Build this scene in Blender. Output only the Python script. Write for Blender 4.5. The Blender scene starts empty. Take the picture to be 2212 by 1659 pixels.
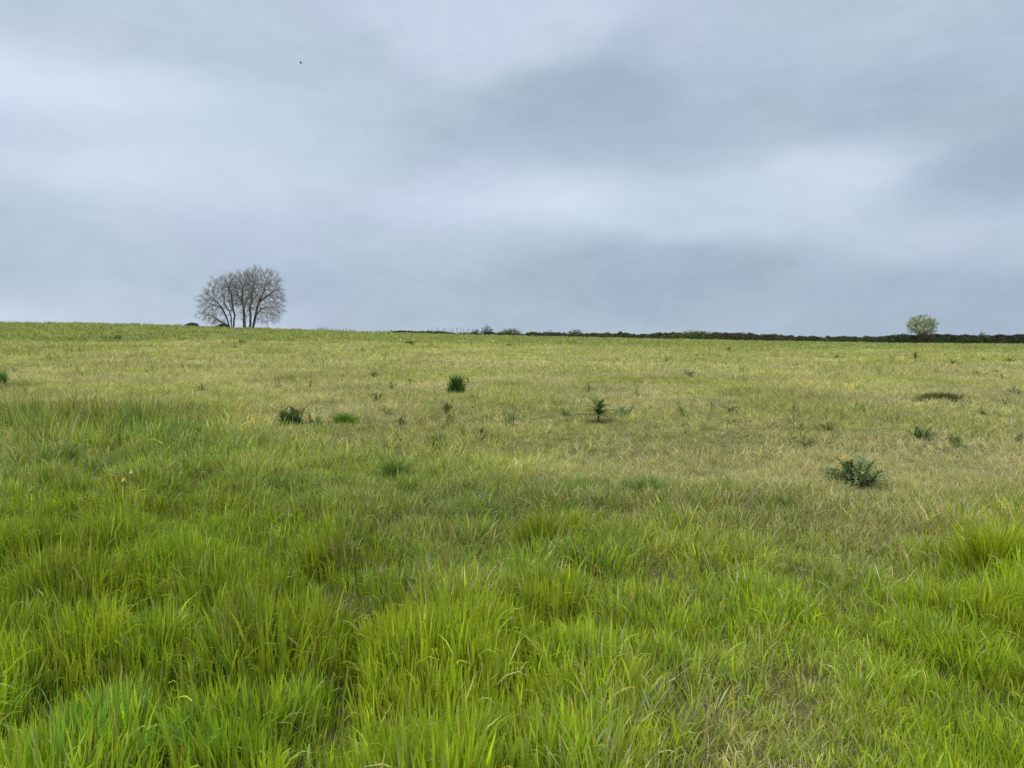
import bpy, math
import numpy as np
from math import radians as R
rng = np.random.default_rng(11)
scene = bpy.context.scene
COL = scene.collection

# ------------------------------------------------------------------ camera
EYE = 1.6
F = 769.0                      # focal length in pixels of a 1024 wide frame
PITCH = math.atan(46 / F)
cam_d = bpy.data.cameras.new('camera'); cam = bpy.data.objects.new('camera', cam_d); COL.objects.link(cam)
cam_d.sensor_width = 36; cam_d.lens = 36 * F / 1024
cam_d.clip_start = 0.05; cam_d.clip_end = 20000
cam.location = (0, 0, EYE); cam.rotation_euler = (math.pi / 2 - PITCH, 0, 0)
scene.camera = cam
K = 1024 / 2212.0              # the photograph is measured on a 2212 x 1659 view

# ------------------------------------------------------------------ noise
def hash2(ix, iy, s):
    n = (ix * 374761393 + iy * 668265263 + s * 1442695041) & 0x7fffffff
    n = ((n ^ (n >> 13)) * 1274126177) & 0x7fffffff
    return ((n ^ (n >> 16)) & 0xffff) / 65535.0
def vnoise(x, y, s=0):
    x = np.asarray(x, float); y = np.asarray(y, float)
    ix = np.floor(x).astype(np.int64); iy = np.floor(y).astype(np.int64)
    fx = x - ix; fy = y - iy
    fx = fx * fx * (3 - 2 * fx); fy = fy * fy * (3 - 2 * fy)
    a = hash2(ix, iy, s); b = hash2(ix + 1, iy, s); c = hash2(ix, iy + 1, s); d = hash2(ix + 1, iy + 1, s)
    return (a * (1 - fx) + b * fx) * (1 - fy) + (c * (1 - fx) + d * fx) * fy
def fbm(x, y, s=0, o=3):
    t = 0; a = 1; w = 0
    for i in range(o):
        t = t + a * vnoise(x * 2 ** i, y * 2 ** i, s + i * 17); w += a; a *= .55
    return t / w

def cells(x, y, size, s):
    """nearest scattered centre: distance over cell size, offset to it and two random numbers of its own"""
    X = x / size; Y = y / size; ix = np.floor(X).astype(np.int64); iy = np.floor(Y).astype(np.int64)
    best = np.full(len(x), 9.); bx = np.zeros(len(x)); by = np.zeros(len(x)); r1 = np.zeros(len(x)); r2 = np.zeros(len(x))
    for dx in (-1, 0, 1):
        for dy in (-1, 0, 1):
            cx = ix + dx; cy = iy + dy
            px = cx + .1 + .8 * hash2(cx, cy, s); py = cy + .1 + .8 * hash2(cx, cy, s + 1)
            d = np.hypot(X - px, Y - py); m = d < best
            best[m] = d[m]; bx[m] = (X - px)[m]; by[m] = (Y - py)[m]; r1[m] = hash2(cx, cy, s + 2)[m]; r2[m] = hash2(cx, cy, s + 3)[m]
    return best, bx, by, r1, r2

# ------------------------------------------------------------------ terrain
CREST = 100.0
_hx = (np.array([-900, 0, 173, 346, 432, 518, 605, 691, 864, 950, 1037, 1123, 1253, 1382, 1555, 1728, 1901, 2212, 3100]) - 1106) * K / F * CREST
_hp = np.array([680, 696, 696.6, 700.3, 704.5, 707.2, 710, 712.5, 718.5, 720.5, 722.8, 725, 727.7, 730.8, 733.8, 737, 740.3, 742.5, 745]) * K + 1.4
_hz = EYE + (338 - _hp) / F * CREST
_rr = np.interp(_hx, (np.array([-900, 740, 850, 1060, 1300, 1500, 1700, 1950, 3100]) - 1106) * K / F * CREST, [.05, .048, .036, .026, .018, .012, .008, .004, .003])
def terrain(x, y):
    x = np.asarray(x, float); y = np.asarray(y, float)
    zc = (np.interp(x - 2.5, _hx, _hz) + np.interp(x + 2.5, _hx, _hz) + np.interp(x, _hx, _hz)) / 3
    s = np.clip(y / CREST, 0, None)
    pre = zc * np.minimum(s, 1) ** 1.2
    d = np.clip(y - CREST, 0, 110)
    r = np.interp(x, _hx, _rr)
    far = np.clip(y - CREST - 110, 0, None)
    post = (zc - EYE) / CREST * d - r * d - .006 * far
    bump = (fbm(x * .55, y * .55, 5) - .5) * .10 * np.clip((y + 4) / 4, 0, 1) * np.clip((40 - y) / 20, 0.15, 1)
    und = (fbm(x * .09, y * .09, 9, 2) - .5) * .25 * np.clip((y - 8) / 15, 0, 1) * np.clip((CREST - 5 - y) / 20, 0, 1)
    return pre + np.where(y > CREST, post, 0) + bump + und

def ray(px, py):
    """direction of a photograph pixel (2212 wide view)"""
    u = (px - 1106) * K / F; v = (829.5 - py) * K / F
    c, s = math.cos(PITCH), math.sin(PITCH)
    return np.array([u, c + v * s, v * c - s])
_ts = np.concatenate([np.arange(1.5, 30, .02), np.arange(30, 130, .1)])
def at(px, py, ymax=99.0):
    """ground point seen at that pixel"""
    d = ray(px, py); d = d / d[1]
    z = EYE + _ts * d[2]; g = terrain(_ts * d[0], _ts)
    k = np.argmax(z <= g) if np.any(z <= g) else len(_ts) - 1
    t = min(_ts[k], ymax)
    return float(t * d[0]), float(t), float(terrain(t * d[0], t))
def mpp(y):                    # metres per 2212-view pixel at that depth
    return y * K / F

# ------------------------------------------------------------------ materials
def new_mat(name):
    m = bpy.data.materials.new(name); m.use_nodes = True
    nt = m.node_tree; nt.nodes.clear()
    return m, nt, nt.nodes, nt.links
def leaf_mat(name, transl=.35, gloss=.06, rough=.45, var=.25, scale=6.0):
    """thin leaf: diffuse plus light let through plus a waxy gloss; its own colour comes with the blade"""
    m, nt, N, L = new_mat(name)
    a = N.new('ShaderNodeAttribute'); a.attribute_name = 'Col'
    n = N.new('ShaderNodeTexNoise'); n.inputs['Scale'].default_value = scale; n.inputs['Detail'].default_value = 3
    g = N.new('ShaderNodeNewGeometry'); L.new(g.outputs['Position'], n.inputs['Vector'])
    mr = N.new('ShaderNodeMapRange'); mr.inputs['From Min'].default_value = .3; mr.inputs['From Max'].default_value = .7
    mr.inputs['To Min'].default_value = 1 - var; mr.inputs['To Max'].default_value = 1 + var
    L.new(n.outputs['Fac'], mr.inputs['Value'])
    vm = N.new('ShaderNodeVectorMath'); vm.operation = 'SCALE'; L.new(a.outputs['Color'], vm.inputs[0]); L.new(mr.outputs[0], vm.inputs['Scale'])
    d = N.new('ShaderNodeBsdfDiffuse'); t = N.new('ShaderNodeBsdfTranslucent'); gl = N.new('ShaderNodeBsdfGlossy')
    gl.inputs['Roughness'].default_value = rough; gl.inputs['Color'].default_value = (.9, .95, 1, 1)
    L.new(vm.outputs[0], d.inputs['Color'])
    hs = N.new('ShaderNodeVectorMath'); hs.operation = 'MULTIPLY'; hs.inputs[1].default_value = (1.15, 1.2, .7)
    L.new(vm.outputs[0], hs.inputs[0]); L.new(hs.outputs[0], t.inputs['Color'])
    m1 = N.new('ShaderNodeMixShader'); m1.inputs[0].default_value = transl; L.new(d.outputs[0], m1.inputs[1]); L.new(t.outputs[0], m1.inputs[2])
    m2 = N.new('ShaderNodeMixShader'); m2.inputs[0].default_value = gloss; L.new(m1.outputs[0], m2.inputs[1]); L.new(gl.outputs[0], m2.inputs[2])
    o = N.new('ShaderNodeOutputMaterial'); L.new(m2.outputs[0], o.inputs[0])
    return m
def plain_mat(name, col, rough=.85, nscale=8, var=.3, bump=0.0):
    m, nt, N, L = new_mat(name)
    p = N.new('ShaderNodeBsdfPrincipled'); p.inputs['Roughness'].default_value = rough; p.inputs['Specular IOR Level'].default_value = .12
    n = N.new('ShaderNodeTexNoise'); n.inputs['Scale'].default_value = nscale; n.inputs['Detail'].default_value = 5
    g = N.new('ShaderNodeNewGeometry'); L.new(g.outputs['Position'], n.inputs['Vector'])
    cr = N.new('ShaderNodeValToRGB'); cr.color_ramp.elements[0].position = .3; cr.color_ramp.elements[1].position = .7
    cr.color_ramp.elements[0].color = (*[c * (1 - var) for c in col], 1); cr.color_ramp.elements[1].color = (*[min(1, c * (1 + var)) for c in col], 1)
    L.new(n.outputs['Fac'], cr.inputs[0]); L.new(cr.outputs[0], p.inputs['Base Color'])
    o = N.new('ShaderNodeOutputMaterial'); L.new(p.outputs[0], o.inputs[0])
    return m
MAT_GRASS = leaf_mat('grass_blades', .42, .035, .38, .18, 5)
MAT_LEAF = leaf_mat('weed_leaves', .2, .012, .6, .3, 14)
MAT_HEDGE = leaf_mat('hedge_leaves', .15, .0, .6, .35, 1.2)
MAT_BARK = plain_mat('grey_brown_bark', (.09, .08, .062), .9, 3, .35)
MAT_TWIG = plain_mat('brown_twigs', (.29, .265, .225), .9, 3, .25)
MAT_STALK = plain_mat('green_stalk', (.12, .15, .06), .7, 20, .3)

def ground_mat():
    m, nt, N, L = new_mat('thatch_and_soil')
    a = N.new('ShaderNodeAttribute'); a.attribute_name = 'Col'
    g = N.new('ShaderNodeNewGeometry')
    n1 = N.new('ShaderNodeTexNoise'); n1.inputs['Scale'].default_value = 38; n1.inputs['Detail'].default_value = 8; n1.inputs['Roughness'].default_value = .75
    n2 = N.new('ShaderNodeTexNoise'); n2.inputs['Scale'].default_value = 2.2; n2.inputs['Detail'].default_value = 6
    L.new(g.outputs['Position'], n1.inputs['Vector']); L.new(g.outputs['Position'], n2.inputs['Vector'])
    r1 = N.new('ShaderNodeMapRange'); r1.inputs['From Min'].default_value = .35; r1.inputs['From Max'].default_value = .68; r1.inputs['To Min'].default_value = .45; r1.inputs['To Max'].default_value = 1.5
    r2 = N.new('ShaderNodeMapRange'); r2.inputs['From Min'].default_value = .35; r2.inputs['From Max'].default_value = .65; r2.inputs['To Min'].default_value = .8; r2.inputs['To Max'].default_value = 1.2
    L.new(n1.outputs['Fac'], r1.inputs['Value']); L.new(n2.outputs['Fac'], r2.inputs['Value'])
    mu = N.new('ShaderNodeMath'); mu.operation = 'MULTIPLY'; L.new(r1.outputs[0], mu.inputs[0]); L.new(r2.outputs[0], mu.inputs[1])
    vm = N.new('ShaderNodeVectorMath'); vm.operation = 'SCALE'; L.new(a.outputs['Color'], vm.inputs[0]); L.new(mu.outputs[0], vm.inputs['Scale'])
    p = N.new('ShaderNodeBsdfPrincipled'); p.inputs['Roughness'].default_value = 1; p.inputs['Specular IOR Level'].default_value = .0; L.new(vm.outputs[0], p.inputs['Base Color'])
    b = N.new('ShaderNodeBump'); b.inputs['Distance'].default_value = .03; b.inputs['Strength'].default_value = .8; L.new(n1.outputs['Fac'], b.inputs['Height']); L.new(b.outputs[0], p.inputs['Normal'])
    o = N.new('ShaderNodeOutputMaterial'); L.new(p.outputs[0], o.inputs[0])
    return m

# ------------------------------------------------------------------ mesh helpers
def mesh_from(name, V, loops, starts, totals, mat, cols=None, parent=None, smooth=True):
    me = bpy.data.meshes.new(name)
    me.vertices.add(len(V)); me.vertices.foreach_set('co', np.ascontiguousarray(V, dtype=np.float32).ravel())
    me.loops.add(len(loops)); me.loops.foreach_set('vertex_index', np.ascontiguousarray(loops, dtype=np.int32))
    me.polygons.add(len(starts)); me.polygons.foreach_set('loop_start', np.ascontiguousarray(starts, dtype=np.int32))
    me.update(calc_edges=True)
    if smooth: me.polygons.foreach_set('use_smooth', np.ones(len(starts), bool))
    if cols is not None:
        at_ = me.color_attributes.new('Col', 'FLOAT_COLOR', 'POINT')
        c4 = np.ones((len(V), 4), np.float32); c4[:, :3] = cols
        at_.data.foreach_set('color', c4.ravel())
    me.materials.append(mat)
    me.validate()
    o = bpy.data.objects.new(name, me); COL.objects.link(o)
    if parent is not None: o.parent = parent
    return o
def tris(name, V, T, mat, cols=None, parent=None, smooth=False):
    T = np.asarray(T, np.int32)
    return mesh_from(name, V, T.ravel(), np.arange(len(T)) * T.shape[1], None, mat, cols, parent, smooth)
def tag(o, label=None, cat=None, group=None, kind=None):
    if label: o['label'] = label
    if cat: o['category'] = cat
    if group: o['group'] = group
    if kind: o['kind'] = kind
    return o
def empty(name, loc):
    o = bpy.data.objects.new(name, None); o.empty_display_size = .2; COL.objects.link(o); o.location = loc
    return o

def blades(root, H, W, az, lean, droop, twist, c0, c1, segs, pw=1.6):
    """ribbons that rise from root and bend over; returns verts, loops, starts, cols"""
    n = len(root)
    ts = (np.arange(segs) + .5) / segs
    th = lean[:, None] + droop[:, None] * ts[None, :] ** pw
    ca, sa = np.cos(az)[:, None], np.sin(az)[:, None]
    st = H[:, None] / segs
    D = np.stack([np.sin(th) * ca, np.sin(th) * sa, np.cos(th)], -1)     # n,segs,3
    P = np.concatenate([np.zeros((n, 1, 3)), np.cumsum(D * st[..., None], 1)], 1) + root[:, None, :]
    perp = np.stack([-sa[:, 0], ca[:, 0], np.zeros(n)], -1)
    tt = np.arange(segs) / segs
    prof = np.minimum(1, .55 + 1.6 * tt) * (1 - tt ** 2.4)
    V = np.zeros((n, 2 * segs + 1, 3)); C = np.zeros((n, 2 * segs + 1, 3))
    for k in range(segs):
        Dk = D[:, k]; nor = np.cross(Dk, perp)
        ph = twist * (.6 + .8 * tt[k])
        w = np.cos(ph)[:, None] * perp + np.sin(ph)[:, None] * nor
        off = w * (W * prof[k] * .5)[:, None]
        V[:, 2 * k] = P[:, k] - off; V[:, 2 * k + 1] = P[:, k] + off
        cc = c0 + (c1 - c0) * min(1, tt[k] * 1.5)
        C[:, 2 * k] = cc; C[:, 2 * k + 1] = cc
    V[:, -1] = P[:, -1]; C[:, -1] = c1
    pat = []
    for k in range(segs - 1): pat += [2 * k, 2 * k + 1, 2 * k + 3, 2 * k + 2]
    pat += [2 * segs - 2, 2 * segs - 1, 2 * segs]
    pat = np.array(pat); nl = len(pat)
    loops = (np.arange(n)[:, None] * (2 * segs + 1) + pat[None, :]).ravel()
    ss = np.array([4 * k for k in range(segs)])
    starts = (np.arange(n)[:, None] * nl + ss[None, :]).ravel()
    return V.reshape(-1, 3), loops, starts, C.reshape(-1, 3)
def join(parts):
    Vs, Ls, Ss, Cs = [], [], [], []; vo = lo = 0
    for V, l, s, c in parts:
        Vs.append(V); Ls.append(l + vo); Ss.append(s + lo); Cs.append(c); vo += len(V); lo += len(l)
    return np.concatenate(Vs), np.concatenate(Ls), np.concatenate(Ss), np.concatenate(Cs)

# ------------------------------------------------------------------ what grows where
# colours of the plants themselves: lush, blue-green, dull green, straw, yellow-green, reddish, far crop green
PAL = np.array([[.38, .475, .026], [.22, .335, .055], [.39, .405, .10], [.60, .52, .25], [.49, .485, .135], [.33, .19, .09], [.24, .31, .075]])
# x, y on the photo, blade length, density, weights over PAL
ZP = [
 (0, 1620, .27, 1, (.70, .22, .05, .03, 0, 0, 0)), (350, 1600, .27, 1, (.7, .2, .05, .03, 0, .02, 0)), (700, 1620, .26, 1, (.75, .12, .05, .05, 0, .03, 0)),
 (1050, 1600, .24, 1, (.78, .08, .05, .05, 0, .04, 0)), (1350, 1600, .19, .8, (.6, .08, .1, .1, .05, .07, 0)), (1600, 1600, .09, .9, (.20, .04, .38, .22, .14, .06, 0)),
 (1780, 1580, .09, .9, (.20, .04, .38, .22, .14, .06, 0)), (1980, 1600, .17, .9, (.78, .03, .1, .04, .05, 0, 0)), (2180, 1600, .19, .9, (.82, .03, .08, .03, .04, 0, 0)),
 (0, 1450, .30, 1, (.68, .27, .03, .02, 0, 0, 0)), (300, 1450, .30, 1, (.62, .30, .04, .02, 0, .02, 0)), (600, 1450, .29, 1, (.72, .2, .04, .02, 0, .02, 0)),
 (900, 1450, .29, 1, (.82, .1, .03, .02, 0, .03, 0)), (1200, 1450, .27, 1, (.86, .05, .03, .02, 0, .04, 0)), (1440, 1450, .20, .85, (.6, .1, .15, .08, 0, .07, 0)),
 (1640, 1460, .09, .9, (.2, .05, .42, .18, .12, .05, 0)), (1800, 1450, .11, .9, (.35, .05, .40, .1, .08, .02, 0)), (1960, 1440, .19, .9, (.8, .03, .1, .03, .04, 0, 0)), (2180, 1450, .2, .9, (.84, .03, .07, .02, .04, 0, 0)),
 (0, 1320, .31, 1, (.78, .18, .02, .02, 0, 0, 0)), (400, 1320, .31, 1, (.78, .18, .02, .02, 0, 0, 0)), (800, 1320, .27, 1, (.72, .12, .08, .04, 0, .04, 0)),
 (950, 1290, .13, .5, (.25, .12, .35, .15, 0, .13, 0)), (1150, 1320, .26, 1, (.75, .08, .08, .03, 0, .06, 0)), (1400, 1330, .2, .9, (.5, .18, .18, .06, 0, .08, 0)),
 (1600, 1330, .22, .95, (.75, .05, .12, .04, .04, 0, 0)), (1800, 1340, .12, .7, (.4, .05, .3, .15, .08, .02, 0)), (2000, 1330, .2, .9, (.75, .05, .1, .04, .04, .02, 0)), (2180, 1300, .25, 1, (.78, .1, .08, .02, .02, 0, 0)),
 (0, 1200, .30, 1, (.72, .2, .05, .03, 0, 0, 0)), (300, 1200, .30, 1, (.72, .18, .05, .03, 0, .02, 0)), (550, 1200, .27, 1, (.66, .16, .1, .03, 0, .05, 0)),
 (750, 1180, .22, .9, (.3, .22, .3, .06, 0, .12, 0)), (960, 1200, .14, .6, (.2, .18, .34, .16, .02, .1, 0)), (1150, 1180, .28, 1, (.66, .12, .14, .03, 0, .05, 0)),
 (1330, 1200, .14, .7, (.25, .18, .37, .14, .02, .04, 0)), (1550, 1230, .2, .9, (.55, .12, .2, .06, .04, .03, 0)), (1720, 1220, .16, .8, (.4, .1, .26, .14, .08, .02, 0)),
 (1880, 1240, .11, .65, (.25, .1, .35, .2, .08, .02, 0)), (2080, 1210, .22, .9, (.6, .14, .18, .05, .03, 0, 0)), (2200, 1180, .27, 1, (.68, .14, .14, .02, .02, 0, 0)),
 (0, 1090, .26, .95, (.55, .18, .2, .04, 0, .03, 0)), (300, 1090, .26, .95, (.55, .16, .2, .04, 0, .05, 0)), (600, 1090, .22, .9, (.4, .18, .3, .05, 0, .07, 0)),
 (850, 1090, .2, .85, (.3, .2, .34, .08, 0, .08, 0)), (1100, 1090, .16, .8, (.22, .18, .38, .14, .04, .04, 0)), (1400, 1090, .16, .8, (.22, .25, .34, .1, .06, .03, 0)),
 (1650, 1120, .16, .8, (.25, .18, .34, .14, .08, .01, 0)), (1900, 1130, .12, .75, (.15, .14, .36, .22, .12, .01, 0)), (2150, 1110, .13, .75, (.15, .12, .36, .22, .13, .02, 0)),
 (0, 1000, .22, .9, (.25, .2, .4, .08, .02, .05, 0)), (300, 1000, .24, .95, (.32, .18, .36, .05, 0, .09, 0)), (600, 1000, .18, .85, (.3, .18, .36, .1, .04, .02, 0)),
 (880, 1010, .18, .85, (.3, .18, .32, .12, .05, .03, 0)), (1150, 1010, .11, .75, (.1, .12, .36, .28, .12, .02, 0)), (1400, 1010, .11, .75, (.1, .14, .36, .25, .13, .02, 0)),
 (1650, 1010, .10, .75, (.06, .06, .34, .32, .2, .02, 0)), (1900, 1030, .10, .75, (.06, .06, .32, .32, .22, .02, 0)), (2180, 1020, .10, .75, (.05, .05, .32, .34, .22, .02, 0)),
 (60, 930, .26, .95, (.12, .30, .34, .06, .0, .20, 0)), (300, 925, .33, 1, (.14, .30, .28, .05, .0, .26, 0)), (200, 960, .30, 1, (.24, .34, .26, .03, 0, .14, 0)), (480, 920, .13, .8, (.04, .08, .42, .26, .14, .06, 0)),
 (750, 940, .09, .75, (.04, .06, .3, .36, .22, .02, 0)), (1100, 940, .09, .75, (.06, .06, .28, .34, .24, .02, 0)), (1500, 940, .09, .75, (.04, .05, .28, .36, .26, .01, 0)),
 (1900, 950, .09, .75, (.04, .04, .28, .34, .3, .0, 0)), (2200, 940, .09, .75, (.04, .05, .3, .34, .26, .01, 0)),
 (0, 860, .11, .8, (.04, .04, .26, .3, .34, .02, 0)), (400, 860, .11, .8, (.03, .03, .24, .32, .36, .02, 0)), (900, 860, .10, .75, (.03, .04, .26, .38, .26, .03, 0)),
 (1400, 860, .10, .75, (.03, .04, .26, .38, .28, .01, 0)), (1900, 860, .10, .75, (.03, .05, .28, .3, .34, .0, 0)), (2200, 860, .10, .75, (.03, .06, .3, .28, .32, .01, 0)),
 (0, 800, .13, .8, (.04, .03, .24, .28, .38, .02, .02)), (500, 800, .12, .8, (.03, .03, .24, .32, .34, .03, 0)), (1000, 800, .10, .8, (.03, .03, .26, .36, .28, .04, 0)),
 (1500, 800, .11, .8, (.03, .03, .25, .33, .34, .02, 0)), (2100, 800, .11, .8, (.03, .04, .26, .3, .35, .02, 0)),
 (0, 755, .16, .85, (.03, .03, .24, .18, .34, .02, .18)), (700, 755, .14, .85, (.03, .03, .24, .22, .34, .02, .12)), (1300, 765, .13, .85, (.03, .03, .24, .26, .34, .02, .08)), (2000, 770, .13, .85, (.03, .03, .24, .26, .36, .02, .06)),
 (0, 722, .22, .9, (.04, .05, .26, .06, .14, .01, .46)), (600, 728, .2, .9, (.03, .04, .22, .08, .16, .01, .46)), (1100, 735, .18, .9, (.03, .03, .2, .1, .18, 0, .46)),
 (1600, 746, .17, .9, (.03, .03, .2, .1, .2, 0, .44)), (2100, 752, .16, .9, (.03, .03, .2, .12, .22, 0, .4)),
]
_zu = []; _zh = []; _zd = []; _zw = []
for px, py, h, dn, w in ZP:
    w = list(w)
    if 980 < py < 1115: w[0] *= .8; w[3] += .08; w[4] += .09; h *= .95
    elif 1115 <= py < 1260: w[0] *= .88; w[4] += .03; w[5] += .02
    x, y, z = at(px, py)
    _zu.append((x / y, math.log(y))); _zh.append(h); _zd.append(dn); _zw.append(w)
_zu = np.array(_zu); _zh = np.array(_zh); _zd = np.array(_zd); _zw = np.array(_zw)
def zone(x, y):
    """blade length, density, palette weights at ground points"""
    y = np.maximum(y, 1.2)
    wob = .035
    u = x / y + (fbm(x * .9, y * .9, 31) - .5) * wob * 2.2; v = np.log(y) + (fbm(x * .8, y * .8, 47) - .5) * wob * 3.5
    H = np.empty(len(x)); Dn = np.empty(len(x)); W = np.empty((len(x), _zw.shape[1]))
    for a in range(0, len(x), 60000):
        b = a + 60000
        du = (u[a:b, None] - _zu[None, :, 0]) / .085; dv = (v[a:b, None] - _zu[None, :, 1]) / .10
        q = du * du + dv * dv; q -= q.min(1)[:, None]
        w = np.exp(-q * .5); w /= w.sum(1)[:, None]
        H[a:b] = w @ _zh; Dn[a:b] = w @ _zd; W[a:b] = w @ _zw
    return H, Dn, W
def pick(W, r):
    c = np.cumsum(W, 1); c /= c[:, -1:]
    return np.minimum((r[:, None] > c).sum(1), W.shape[1] - 1)

# clearings where a plant of its own stands (x, y, radius)
CLEAR = []

def grow(n_try, y0, y1, side, segs, wid, length_mul, seed, cluster=0, wedge=.70, hmin=.04, clump_r=.05, arch=.14, cvar=.2, ctv=.08, tuft_size=.62, flat=False, dry=False, pw=1.6):
    g = np.random.default_rng(seed)
    # positions: uniform over the wedge in view plus a margin on both sides
    y = np.sqrt(g.uniform(y0 * y0, y1 * y1, n_try)) if y0 > 1 else g.uniform(y0, y1, n_try)
    hw = wedge * y + side
    x = g.uniform(-1, 1, n_try) * hw
    if cluster:
        k = n_try // cluster
        idx = g.integers(0, k, n_try)
        cx, cy = x[:k], y[:k]
        rr = np.abs(g.normal(0, clump_r, n_try)); aa = g.uniform(0, 2 * np.pi, n_try)
        ca = g.uniform(0, 2 * np.pi, k)[idx]; cl = g.uniform(.75, 1.25, k)[idx]; ct = g.normal(0, 1, k)[idx]; cp = g.uniform(0, 1, k)[idx]
        x = cx[idx] + rr * np.cos(aa); y = cy[idx] + rr * np.sin(aa)
        az0 = aa
    else:
        ca = g.uniform(0, 2 * np.pi, n_try); cl = np.ones(n_try); ct = g.normal(0, 1, n_try); cp = g.uniform(0, 1, n_try); az0 = ca
    H, Dn, W = zone(x, y)
    gap = fbm(x * 3.1, y * 3.1, 71)
    wx = x + (fbm(x * 1.6, y * 1.6, 41) - .5) * .75; wy = y + (fbm(x * 1.6, y * 1.6, 43) - .5) * .75
    cd, cbx, cby, q1, q2 = cells(wx, wy * .8, tuft_size, 61)
    mound = np.clip(1.15 - (cd / (.42 + .28 * q1)) ** 2, 0, 1)
    amt = np.clip((H - .10) / .12, .25, 1) * np.clip(.05 + 1.6 * fbm(x * .5, y * .5, 83), .15, 1)
    mound = 1 - amt + amt * mound
    keep = g.uniform(0, 1, n_try) < Dn * np.clip((gap - .2) * 5, .45, 1) * (.30 + .70 * mound)
    for (qx, qy, qr) in CLEAR:
        keep &= ((x - qx) ** 2 + (y - qy) ** 2 > qr * qr) | (g.uniform(0, 1, n_try) < .15)
    x, y, H, W, cl, ct, cp, az0, ca, mound, cbx, cby, q1, q2, amt = [a[keep] for a in (x, y, H, W, cl, ct, cp, az0, ca, mound, cbx, cby, q1, q2, amt)]
    n = len(x)
    print('blades', n)
    tuft = fbm(x * 1.6, y * 1.6, 91)
    patch = fbm(x * .8, y * .8, 97)
    Ln = np.maximum(hmin, H * (0.35 + .8 * tuft) * (.55 + (.5 + .45 * q1) * mound) * cl * g.uniform(.5, 1.15, n) * length_mul)
    # mix of kinds, patches of one kind
    W = W.copy(); W[:, 1] *= np.clip((patch - .3) * 4, .2, 1.8) * .7; W[:, 5] *= np.clip((tuft - .3) * 4, .4, 2)
    W[:, 2] *= np.clip((1 - patch) * 1.9, .5, 1.6); pt = fbm(x * .35, y * .35, 113); pu = fbm(x * .22, y * .14, 117); W[:, 3] *= np.clip((pt - .32) * 7, .2, 3); W[:, 4] *= np.clip((.75 - pt) * 4, .5, 2); W[:, 2] *= np.clip((pu - .3) * 5, .4, 2.4); H = H * np.clip(.45 + 1.1 * pu, .7, 1.4)
    if dry: W[:] = 0; W[:, 5] = .6; W[:, 3] = .3; W[:, 2] = .3
    if flat: W[:, [0, 1, 6]] *= .25; W[:, 3] += .25; W[:, 5] += .08
    kd = pick(W, np.clip(cp * .55 + g.uniform(0, 1, n) * .45, 0, 1))
    col = PAL[kd]
    bri = np.exp(g.normal(0, cvar, n) + ct * ctv + (fbm(x * .45, y * .45, 131) - .5) * .6 + (q2 - .5) * .25 * amt)[:, None]
    hue = g.normal(0, .06, (n, 1)) + ct[:, None] * .035 + ((q1 - .5) * .11 * amt)[:, None]
    col = col * bri * np.concatenate([1 + hue * 1.3, np.ones((n, 1)), 1 - hue], 1)
    live = (kd < 3) | (kd == 6)
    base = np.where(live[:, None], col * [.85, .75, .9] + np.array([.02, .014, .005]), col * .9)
    tip = np.where((g.uniform(0, 1, n) < .14)[:, None] & live[:, None], col * .5 + np.array([.22, .16, .06]), col)
    lean = np.abs(g.normal(.06, .09, n)); droop = np.abs(g.normal(.08, .22, n)) + (g.uniform(0, 1, n) < arch) * g.uniform(.7, 2.2, n)
    short = np.clip((.2 - H) / .12, 0, 1)
    lean = lean + short * np.abs(g.normal(.12, .3, n)); droop += short * g.uniform(0, .8, n)
    st = ~live; lean[st] += np.abs(g.normal(.06, .22, st.sum()))
    az = np.where(g.uniform(0, 1, n) < .5, ca, az0) + g.normal(0, .6, n)
    lean += amt * .07 * np.hypot(cbx, cby) / .5; az = np.where(g.uniform(0, 1, n) < .45 * amt, np.arctan2(cby, cbx) + g.normal(0, .5, n), az)
    if flat:
        lean = g.uniform(.9, 1.6, n); droop = g.normal(0, .5, n); az = g.uniform(0, 6.28, n)
    Wd = wid * g.uniform(.5, 1.3, n) * np.clip(Ln / .22, .5, 1.2) * np.where(live, 1, .75)
    root = np.stack([x, y, terrain(x, y) - .01], 1)
    tw = g.uniform(-1.3, 1.3, n)
    return blades(root, Ln, Wd, az, lean, droop, tw, base, tip, segs, pw)

# ------------------------------------------------------------------ weeds
def leaf_lobed(length, width, lobes, seed, lift, curl):
    """a thistle leaf: midrib strip with toothed lobes on both sides, along +x"""
    g = np.random.default_rng(seed)
    V = []; T = []
    n = lobes * 2 + 1
    ang = lift; p = np.array([0., 0., 0.]); pts = []
    for i in range(n + 1):
        pts.append((p.copy(), ang)); p = p + np.array([math.cos(ang), 0, math.sin(ang)]) * length / n; ang -= curl / n
    for i, (q, a) in enumerate(pts):
        t = i / n; r = .10 * width * (1 - .7 * t) + .001
        V += [q + [0, -r, 0], q + [0, r, 0]]
    for i in range(n):
        a = 2 * i; T += [(a, a + 1, a + 3), (a, a + 3, a + 2)]
    for i in range(n):
        t = (i + .5) / n; q, a = pts[i]; q2, _ = pts[i + 1]
        big = 1 if i % 2 == 0 else .35
        env = math.sin(math.pi * min(1, t * .85 + .15)) ** .6
        for s in (-1, 1):
            w = width * .5 * env * big * g.uniform(.75, 1.2)
            fwd = (q2 - q) / np.linalg.norm(q2 - q)
            tip = (q + q2) / 2 + fwd * w * .55 + np.array([0, s * w, w * g.uniform(.05, .45)])
            k = len(V); V += [q + [0, s * .004, 0], q2 + [0, s * .004, 0], tip]
            T.append((k, k + 1, k + 2) if s > 0 else (k + 1, k, k + 2))
    return np.array(V), np.array(T)
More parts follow.
